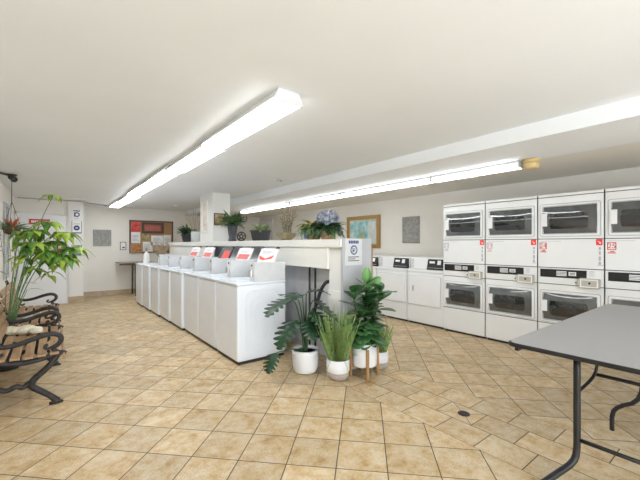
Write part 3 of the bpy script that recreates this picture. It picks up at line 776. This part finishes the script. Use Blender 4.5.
# two tone grass pots
def grass_pot(label, loc, r, h, gh, n, seed, spread=.12):
    rnd = random.Random(seed)
    t = thing('grass_plant', label, 'potted plant', loc)
    MB().lathe([(r*.93, h*.36), (r, h*.42), (r*1.02, h), (r*.94, h), (r*.93, h-.03)], n=36).build('pot', 'pot_white', t)
    MB().lathe([(r*.72, 0), (r*.82, .008), (r*.95, h*.2), (r*.985, h*.38), (r*.93, h*.4)], n=36).build('pot_base', 'pot_grey', t)
    MB().lathe([(r*.93, h-.036), (r*.93, h-.028)], n=24).build('soil', 'soil', t)
    g = MB()
    for i in range(n):
        a = rnd.random()*2*PI; q = r*.8*math.sqrt(rnd.random()); L = gh*rnd.uniform(.55, 1.05)
        b = (q*math.cos(a), q*math.sin(a), h-.032)
        o = spread/gh*rnd.uniform(.2, 1.3)
        g.leaf(b, (math.cos(a)*o*q/r*1.6, math.sin(a)*o*q/r*1.6, 1), L, .011, [.7, 1, 1, .9, .75, .5, .05], rnd.uniform(.05, .35), .3, up=(math.cos(a+1.6), math.sin(a+1.6), .1))
    g.build('grass_blades', 'grass', t)
    return t, rnd
t, rnd = grass_pot('green ornamental grass in a two tone white and grey pot, front of the group', (2.29, 2.66, 0), .115, .205, .54, 240, 11, .12)
m_ = MB()
for a, L, z in ((-.6, .42, .23), (3.6, .34, .26), (4.4, .30, .22), (5.6, .40, .24)):
    m_.tube([(0, 0, .18), (.11*math.cos(a), .11*math.sin(a), z+.04), (.11*math.cos(a)+.5*L*math.cos(a), .5*L*math.sin(a)+.11*math.sin(a), .16), (.13*math.cos(a)+.6*L*math.cos(a), .6*L*math.sin(a)+.11*math.sin(a), .03)], .0025, 5, smooth_path=2)
m_.build('stray_blades', 'pale_leaf', t)
grass_pot('green ornamental grass in a small two tone pot half hidden behind the wooden stand', (2.855, 2.615, 0), .095, .19, .34, 150, 12, .08)
# fiddle leaf in a wooden stand
t = thing('plant_stand', 'wooden four legged plant stand carrying the fiddle leaf pot', 'plant stand', (2.568, 2.562, 0))
RS = .143
for k in range(4):
    a = math.radians(52.3+180+6)+k*PI/2
    m_ = MB(); m_.prism([(-.014, 0), (.014, 0), (.014, .30), (-.014, .30)], lambda u, v, n, a=a: ((RS+n)*math.cos(a)-u*math.sin(a), (RS+n)*math.sin(a)+u*math.cos(a), v), -.010, .012)
    m_.build('leg', 'stand_wood', t, .003)
for k in range(2):
    a = math.radians(52.3+180+6)+k*PI/2
    m_ = MB(); m_.prism([(-RS, .085), (RS, .085), (RS, .11), (-RS, .11)], lambda u, v, n, a=a: (u*math.cos(a)-n*math.sin(a), u*math.sin(a)+n*math.cos(a), v), -.011, .011)
    m_.build('cross_rail', 'stand_wood', t, .002)
t = thing('fiddle_leaf_plant', 'bushy fiddle leaf plant with big glossy leaves in a white cylinder pot', 'potted plant', (2.568, 2.562, .11))
MB().lathe([(.118, 0), (.127, .006), (.129, .02), (.129, .235), (.120, .235), (.118, .20)], n=40).build('pot', 'pot_white', t)
MB().lathe([(.117, .195), (.117, .204)], n=24).build('soil', 'soil', t)
rnd = random.Random(21); sm = MB(); fo_ = MB(); yo = MB()
stemtops = [(.02, -.01, .83), (-.12, .04, .74), (.14, -.10, .77), (.05, .02, .66), (-.02, -.09, .66)]
for i, (x, y, z) in enumerate(stemtops):
    sm.tube([(x*.15, y*.15, .2), (x*.3, y*.3, .38), (x*.8, y*.8, z*.75), (x, y, z)], [.011, .010, .007, .004], 7, smooth_path=2)
    n = 24 if i == 0 else 17
    for k in range(n):
        f = k/(n-1); zz = .30+(z-.30)*f
        s_ = min(1, (zz-.2)/(z-.2)); a = k*2.399+i*1.3
        b = (x*s_, y*s_, zz)
        L = rnd.uniform(.17, .24)*(1-.3*f if i == 0 else 1)
        if b[1]+math.sin(a)*L > .15: a = -a
        elev = -.25+1.15*f+rnd.uniform(-.2, .25)
        fo_.leaf(b, (math.cos(a), math.sin(a), elev), L, L*.70, OBOV, rnd.uniform(.2, .7), .12)
yo.leaf((.02, -.01, .81), (.0, -.02, 1), .20, .10, OBOV, .1, .15, up=(-.62, -.78, .1)); yo.leaf((.03, -.01, .78), (.55, -.42, .75), .19, .09, OBOV, .2, .15, up=(-.7, -.6, .6))
yo.leaf((-.09, .02, .62), (-.8, -.3, .55), .13, .07, OBOV, .3, .15)
sm.build('stems', 'stem_brown', t); fo_.build('foliage', 'fiddle', t); yo.build('young_leaves', 'fiddle_young', t)
# hose and pipes in the open bay
tag(MB().tube([(2.54, 3.05, .92), (2.50, 3.10, .94), (2.48, 3.17, .86), (2.455, 3.26, .62), (2.44, 3.33, .44), (2.41, 3.38, .25), (2.36, 3.42, .02)], .021, 10, smooth_path=2).build('drain_hose', 'rubber'),
    'thick black drain hose curving down behind the monstera', 'hose')
tag(MB().tube([(2.58, 3.55, .0), (2.58, 3.55, 1.33)], .013, 8).build('water_pipe', 'rubber'), 'dark upright water pipe in the bay, the left of two', 'pipe', 'upright pipes in the bay')
tag(MB().tube([(2.58, 3.43, .0), (2.58, 3.43, 1.33)], .013, 8).build('water_pipe', 'rubber'), 'dark upright water pipe in the bay, the right of two', 'pipe', 'upright pipes in the bay')

# tall umbrella plant between the benches
t = thing('umbrella_plant', 'tall leaning plant with bright drooping leaves between the two benches', 'potted plant', (-.40, 5.07, 0))
pot(t, .11, .14, .26, 'pot_black')
sm = MB(); fa = MB(); fd = MB(); rnd = random.Random(4)
tips = [(.36, .0, 1.62), (.24, -.10, 1.52), (.50, .06, 1.50), (.40, .02, 1.93), (.14, .05, 1.50), (.60, -.06, 1.32), (.40, .1, 1.40), (.22, -.12, 1.38), (.50, -.12, 1.22), (.34, -.06, 1.28)]
for i, (x, y, z) in enumerate(tips):
    sm.tube([(.02*math.cos(i), .02*math.sin(i), .23), (x*.10, y*.2, .55), (x*.30, y*.5, .95), (x*.62, y*.8, .7*z+.38 if i != 3 else 1.52), (x, y, z)], [.007, .006, .006, .005, .004], 6, smooth_path=2)
    n = 11 if i != 3 else 6
    for k in range(n):
        a = k*2*PI/n+i; L = rnd.uniform(.17, .27) if i != 3 else rnd.uniform(.13, .19)
        (fa if rnd.random() < .72 else fd).leaf((x, y, z), (math.cos(a), math.sin(a), rnd.uniform(-.1, .35)), L, L*.40, LANCE, rnd.uniform(.9, 1.9), .15)
    if i != 3:
        for k in range(8):
            a = rnd.random()*6.28; q = rnd.uniform(.68, .95)
            (fd if k % 3 == 0 else fa).leaf((x*q, y*q, z*q+.22*(1-q)+.08), (math.cos(a), math.sin(a), .1), .19, .075, LANCE, 1.5, .15)
for k in range(4):   # thin upright shoots
    a = k*.9; sm.tube([(.03*math.cos(a), .03*math.sin(a), .23), (.05*math.cos(a)+.03, .05*math.sin(a), .6), (.09*math.cos(a)+.08, .07*math.sin(a), .85+.06*k)], [.006, .005, .003], 5, smooth_path=1)
    fd.leaf((.09*math.cos(a)+.08, .07*math.sin(a), .85+.06*k), (.3+math.cos(a), math.sin(a), .6), .16, .03, LANCE, 1.0, .2)
sm.build('stems', 'shelf_leaf', t); fa.build('foliage', 'umbrella', t); fd.build('dark_foliage', 'umbrella_dark', t)
# hanging basket
t = thing('hanging_plant', 'hanging basket with red flowers and trailing greenery at the left wall', 'hanging plant', (-.47, 6.65, 1.50))
MB().lathe([(.03, 0), (.08, .02), (.105, .08), (.11, .12), (.10, .12), (.095, .09)], n=20).build('basket', 'stem_brown', t)
m_ = MB()
for k in range(3):
    a = k*2.09+.4; m_.tube([(.105*math.cos(a), .105*math.sin(a), .12), (0, 0, .48)], .003, 5)
m_.tube([(0, 0, .48), (0, 0, .86)], .004, 5); m_.build('hanger', 'dark', t)
g = MB(); fl_ = MB(); rnd = random.Random(9)
for k in range(60):
    a = rnd.random()*6.28; g.leaf((.07*math.cos(a), .07*math.sin(a), .1), (math.cos(a), math.sin(a), rnd.uniform(.2, 1.6)), rnd.uniform(.14, .26), .022, LANCE, rnd.uniform(.6, 1.8), .2)
for k in range(6):
    a = rnd.random()*6.28; r0 = .11; L = rnd.uniform(.25, .6); pts = [(r0*.6*math.cos(a), r0*.6*math.sin(a), .11), (r0*1.3*math.cos(a), r0*1.3*math.sin(a), .08), (r0*1.4*math.cos(a)+.02, r0*1.4*math.sin(a), -L*.5), (r0*1.3*math.cos(a)+.04, r0*1.3*math.sin(a), -L)]
    g.tube(pts, .003, 5, smooth_path=1)
    for q in range(7): z = .05-L*q/6; g.leaf((r0*1.35*math.cos(a)+.02, r0*1.35*math.sin(a), z), (math.cos(q*2.1), math.sin(q*2.1), .1), .05, .026, OVAL, .6)
for k in range(16):
    a = rnd.random()*6.28; fl_.leaf((.03*math.cos(a), .03*math.sin(a), .11), (math.cos(a)*.5, math.sin(a)*.5, 1), rnd.uniform(.10, .19), .03, LANCE, .3, .2)
g.build('greenery', 'shelf_leaf', t); fl_.build('flowers', 'red_flower', t)
t = thing('ceiling_bracket', 'dark cluster of hooks and pipe on the ceiling above the hanging basket', 'bracket', (-.47, 6.65, HC))
MB().lathe([(.06, -.02), (.06, 0)], n=16).build('plate', 'dark', t); MB().tube([(-.17, -.4, -.03), (-.12, -.2, -.02), (0, 0, -.02)], .016, 7, smooth_path=1).build('pipe', 'dark', t)
m_ = MB(); m_.ball((.02, .05, -.06), .045); m_.ball((.0, -.06, -.05), .04); m_.build('spot_heads', 'dark', t)

# ------------------------------------------------------------------ things on the shelf
ZS = 1.418
def shelf_thing(name, label, cat, x, y, group=None): return thing(name, label, cat, (x, y, ZS), 0, group)
def tuft(t, n, L, w, mname, z, r, seed, prof=LANCE, elev=(.2, 1.6), droop=(.3, 1.2), name='foliage'):
    rnd = random.Random(seed); g = MB()
    for _ in range(n):
        a = rnd.random()*6.28; q = r*math.sqrt(rnd.random())
        g.leaf((q*math.cos(a), q*math.sin(a), z*rnd.uniform(.85, 1.1)), (math.cos(a), math.sin(a), rnd.uniform(*elev)), L*rnd.uniform(.6, 1.1), w, prof, rnd.uniform(*droop), .15)
    return g.build(name, mname, t)
# far: green plant in a dark pot, glass jar with twigs
t = shelf_thing('shelf_plant', 'small leafy plant in a dark pot on the shelf left of the pillar', 'potted plant', 2.62, 8.75); pot(t, .10, .13, .2, 'pot_black'); tuft(t, 70, .2, .055, 'dark_leaf', .22, .12, 31, OVAL); tuft(t, 40, .2, .05, 'shelf_leaf', .28, .12, 36, OVAL)
t = shelf_thing('glass_jar', 'clear glass jar holding bare twigs on the shelf against the pillar', 'jar', 2.62, 8.05)
MB().lathe([(.10, 0), (.12, .01), (.12, .22), (.115, .24), (.108, .24), (.11, .22), (.108, .02)], n=24).build('jar', 'clear_plastic', t)
m_ = MB(); rnd = random.Random(8)
for k in range(16):
    a = rnd.random()*6.28; m_.tube([(.05*math.cos(a), .05*math.sin(a), .02), (.1*math.cos(a), .1*math.sin(a), .34), (.26*math.cos(a), .2*math.sin(a), rnd.uniform(.5, .78))], .003, 5, smooth_path=1)
m_.build('twigs', 'twig', t)
# vase with dark leaves by the pillar
t = shelf_thing('vase', 'tall dark tapered vase with feathery green leaves in front of the pillar', 'vase', 2.66, 6.12)
MB().lathe([(.065, 0), (.075, .01), (.075, .05), (.066, .06), (.085, .2), (.105, .36), (.095, .36), (.085, .3)], n=24).build('vase', 'vase_dark', t)
tuft(t, 130, .25, .06, 'shelf_leaf', .36, .07, 41, OVAL, (.1, 1.6), (.3, 1.3)); tuft(t, 40, .22, .045, 'dark_leaf', .36, .08, 42, LANCE, (-.1, .9), (.5, 1.4), 'dark_foliage')
# wire ornament
t = shelf_thing('wire_ornament', 'round black openwork wheel ornament standing on the shelf beside the vase', 'ornament', 2.60, 5.60)
m_ = MB(); R = .072
ux, uy = .79, -.61
for r in (R, R*.42): m_.tube([(r*math.cos(a*PI/12)*ux, r*math.cos(a*PI/12)*uy, R+.012+r*math.sin(a*PI/12)) for a in range(24)], .012, 6, True)
for k in range(5):
    a = k*2*PI/5+.3; m_.tube([(R*.42*math.cos(a)*ux, R*.42*math.cos(a)*uy, R+.012+R*.42*math.sin(a)), (R*math.cos(a)*ux, R*math.cos(a)*uy, R+.012+R*math.sin(a))], .010, 6)
m_.build('wheel', 'dark', t); MB().box(-.05, .05, -.03, .03, 0, .008).build('foot', 'dark', t)
# black planter
t = shelf_thing('planter', 'black rectangular planter with small green plant in the middle of the shelf', 'potted plant', 2.66, 5.0)
t.rotation_euler = (0, 0, -.65); t.scale = (.84, .84, .92)
m_ = MB(); m_.add([(-.15, -.07, 0), (.15, -.07, 0), (.15, .07, 0), (-.15, .07, 0), (-.185, -.09, .17), (.185, -.09, .17), (.185, .09, .17), (-.185, .09, .17)], [(3, 2, 1, 0), (4, 5, 6, 7), (0, 1, 5, 4), (1, 2, 6, 5), (2, 3, 7, 6), (3, 0, 4, 7)]); m_.build('pot', 'pot_black', t, .006)
m_ = MB(); ring(m_, lambda u, v, n: (u, v, n), -.2, .2, -.1, .1, .01, .02, .165, .185); m_.build('rim', 'pot_black', t)
g = tuft(t, 46, .19, .05, 'pale_leaf', .19, .07, 51, OVAL, (.3, 1.6), (.3, 1.0)); tuft(t, 14, .13, .04, 'shelf_leaf', .18, .12, 52, OVAL, name='low_foliage')
# olive bowl with bamboo like sprigs
t = shelf_thing('bamboo_bowl', 'low olive bowl with sparse bamboo sprigs on the shelf', 'potted plant', 2.66, 4.22)
MB().lathe([(.07, 0), (.075, .015), (.115, .05), (.145, .085), (.152, .105), (.14, .105), (.135, .085)], n=32).build('bowl', 'bowl_olive', t)
MB().lathe([(.134, .082), (.134, .092)], n=24).build('soil', 'soil', t)
m_ = MB(); g = MB(); g2 = MB(); rnd = random.Random(61)
for k in range(26):
    a = rnd.random()*6.28; q = .07*math.sqrt(rnd.random()); x, y = q*math.cos(a), q*math.sin(a); h = rnd.uniform(.28, .56); ox, oy = rnd.uniform(-.12, .12), rnd.uniform(-.1, .1)
    m_.tube([(x, y, .085), (x+ox*.4, y+oy*.4, h*.6), (x+ox, y+oy, h)], .003, 5)
    for q_ in range(9):
        f = rnd.uniform(.25, 1); al = rnd.random()*6.28
        (g if f > .62 else g2).leaf((x+ox*f, y+oy*f, .085+(h-.085)*f), (math.cos(al), math.sin(al), .4), .065, .014, LANCE, .7)
m_.build('canes', 'twig', t); g.build('foliage', 'twig', t); g2.build('low_foliage', 'shelf_leaf', t)
# blue and white bottle
t = shelf_thing('bottle', 'small blue and clear plastic bottle on the shelf by the flower basket', 'bottle', 2.56, 3.60)
MB().lathe([(.028, 0), (.03, .01), (.03, .085), (.014, .105), (.014, .12)], n=18).build('body', 'clear_plastic', t)
MB().lathe([(.0305, .02), (.0305, .075)], n=18).build('label', 'blue_plastic', t); MB().lathe([(.016, .118), (.016, .137)], n=14).build('cap', 'label_white', t)
t = shelf_thing('bottle', 'small clear bottle with white cap left of the blue one', 'bottle', 2.54, 3.70)
MB().lathe([(.024, 0), (.026, .01), (.026, .08), (.012, .10), (.012, .11)], n=18).build('body', 'clear_plastic', t); MB().lathe([(.014, .108), (.014, .125)], n=14).build('cap', 'label_white', t)
# two wicker baskets with artificial flowers
t = shelf_thing('flower_basket', 'light wicker pot with yellow edged drooping leaves on the shelf', 'potted plant', 2.66, 3.58)
MB().lathe([(.065, 0), (.075, .02), (.085, .16), (.088, .17), (.078, .17), (.075, .14)], n=24).build('basket', 'basket_wicker', t)
rnd = random.Random(71); g = MB(); g2 = MB()
for k in range(16):
    a = rnd.uniform(1.7, 5.2); g.leaf((.03*math.cos(a), .03*math.sin(a), .17), (math.cos(a), math.sin(a), rnd.uniform(.7, 1.7)), rnd.uniform(.16, .25), .065, OVAL, rnd.uniform(1.0, 2.0), .15)
for k in range(30):
    a = rnd.uniform(1.6, 5.4); g2.leaf((.05*math.cos(a), .05*math.sin(a), .16), (math.cos(a), math.sin(a), rnd.uniform(-.1, .8)), rnd.uniform(.16, .26), .05, OVAL, rnd.uniform(1.0, 2.2), .15)
g.build('yellow_foliage', 'yellow_leaf', t); g2.build('foliage', 'shelf_leaf', t)
t = shelf_thing('flower_basket', 'wicker basket of dark leaves topped with pale blue flowers, rightmost on the shelf', 'flower arrangement', 2.66, 3.28)
MB().lathe([(.07, 0), (.08, .02), (.092, .10), (.095, .11), (.085, .11), (.08, .09)], n=24).build('basket', 'basket_wicker', t)
tuft(t, 110, .20, .075, 'dark_leaf', .15, .07, 81, OVAL, (-.2, .9), (.3, 1.4)); tuft(t, 36, .24, .055, 'shelf_leaf', .14, .08, 82, OVAL, (-.3, .5), (.8, 1.8), 'light_foliage')
m_ = MB(); rnd = random.Random(83)
for k in range(80):
    v = Vector((rnd.gauss(0, 1), rnd.gauss(0, 1), rnd.gauss(0, 1)+.3)).normalized()
    c_ = Vector((0, 0, .255)) + Vector((v.x*.115, v.y*.115, v.z*.085))
    for p in range(6):
        al = p*PI/3+k; d_ = (v + v.orthogonal().normalized()*math.cos(al)*1.4 + v.cross(v.orthogonal()).normalized()*math.sin(al)*1.4)
        m_.leaf(c_, d_, .045, .034, OVAL, .3, .1, up=tuple(v))
m_.ball((0, 0, .255), .105, 14, 9, (1, 1, .78), .12, rnd)
m_.build('flowers', 'blue_flower', t)
m_ = MB()
for k in range(8): a = k*.8; m_.tube([(.02*math.cos(a), .02*math.sin(a), .08), (.07*math.cos(a), .07*math.sin(a), .34)], .004, 5)
m_.build('stems', 'dark_leaf', t)
# on the far washers
t = thing('spray_bottle', 'white plastic bottle standing on the far end of the washers', 'bottle', (1.68, 8.62, .936))
MB().lathe([(.06, 0), (.068, .012), (.066, .16), (.048, .22), (.024, .25), (.022, .27)], n=20).build('body', 'vinyl', t); MB().lathe([(.024, .268), (.024, .33), (.012, .34)], n=14).build('cap', 'twig', t)
t = thing('grass_jar', 'glass jar of pale dried grass on the far washers beside the white bottle', 'jar', (1.94, 8.34, .936))
MB().lathe([(.07, 0), (.08, .01), (.08, .17), (.07, .18), (.066, .17), (.068, .02)], n=24).build('jar', 'clear_plastic', t)
tuft(t, 130, .42, .018, 'twig', .12, .04, 91, LANCE, (1.0, 5), (.1, .8), 'dried_grass')

# floor drain with four cut lines in the tile
t = thing('floor_drain', 'round black drain cover set in the tiled floor of the right aisle', 'drain', (2.61, 1.485, 0))
MB().lathe([(.046, 0), (.046, .004), (.038, .005)], n=24).build('rim', 'dark', t)
m_ = MB()
for k in range(5): m_.box(-.03, .03, -.026+.012*k, -.022+.012*k, .004, .0065)
m_.build('grate', 'rubber', t)
m_ = MB()
for x_, y_ in ((-.125, .17), (.125, .17), (.125, -.13), (-.125, -.13)):
    v_ = Vector((x_, y_, 0)); e_ = v_.normalized()*.046; p_ = Vector((-e_.y, e_.x, 0)).normalized()*.0022
    m_.add([e_-p_+Vector((0, 0, .0012)), e_+p_+Vector((0, 0, .0012)), v_+p_+Vector((0, 0, .0012)), v_-p_+Vector((0, 0, .0012))], [(0, 3, 2, 1)])
m_.build('cut_joint', 'ink', t)

# ------------------------------------------------------------------ light, world, camera
w = bpy.data.worlds.new('World'); sc.world = w; w.use_nodes = True
w.node_tree.nodes['Background'].inputs[0].default_value = (.88, .94, 1, 1)
w.node_tree.nodes['Background'].inputs[1].default_value = 4.6

cam = bpy.data.cameras.new('Camera'); co = bpy.data.objects.new('Camera', cam); COL.objects.link(co)
th = math.atan(267/345)
co.location = (0, 0, 1.36); co.rotation_euler = (PI/2, 0, -th)
cam.sensor_width = 36; cam.lens = 345/640*36; cam.shift_y = 4.5/640; cam.clip_start = .02
sc.camera = co
sc.view_settings.view_transform = 'Standard'; sc.view_settings.look = 'None'
sc.view_settings.exposure = .86; sc.view_settings.gamma = 1; sc.view_settings.use_curve_mapping = False
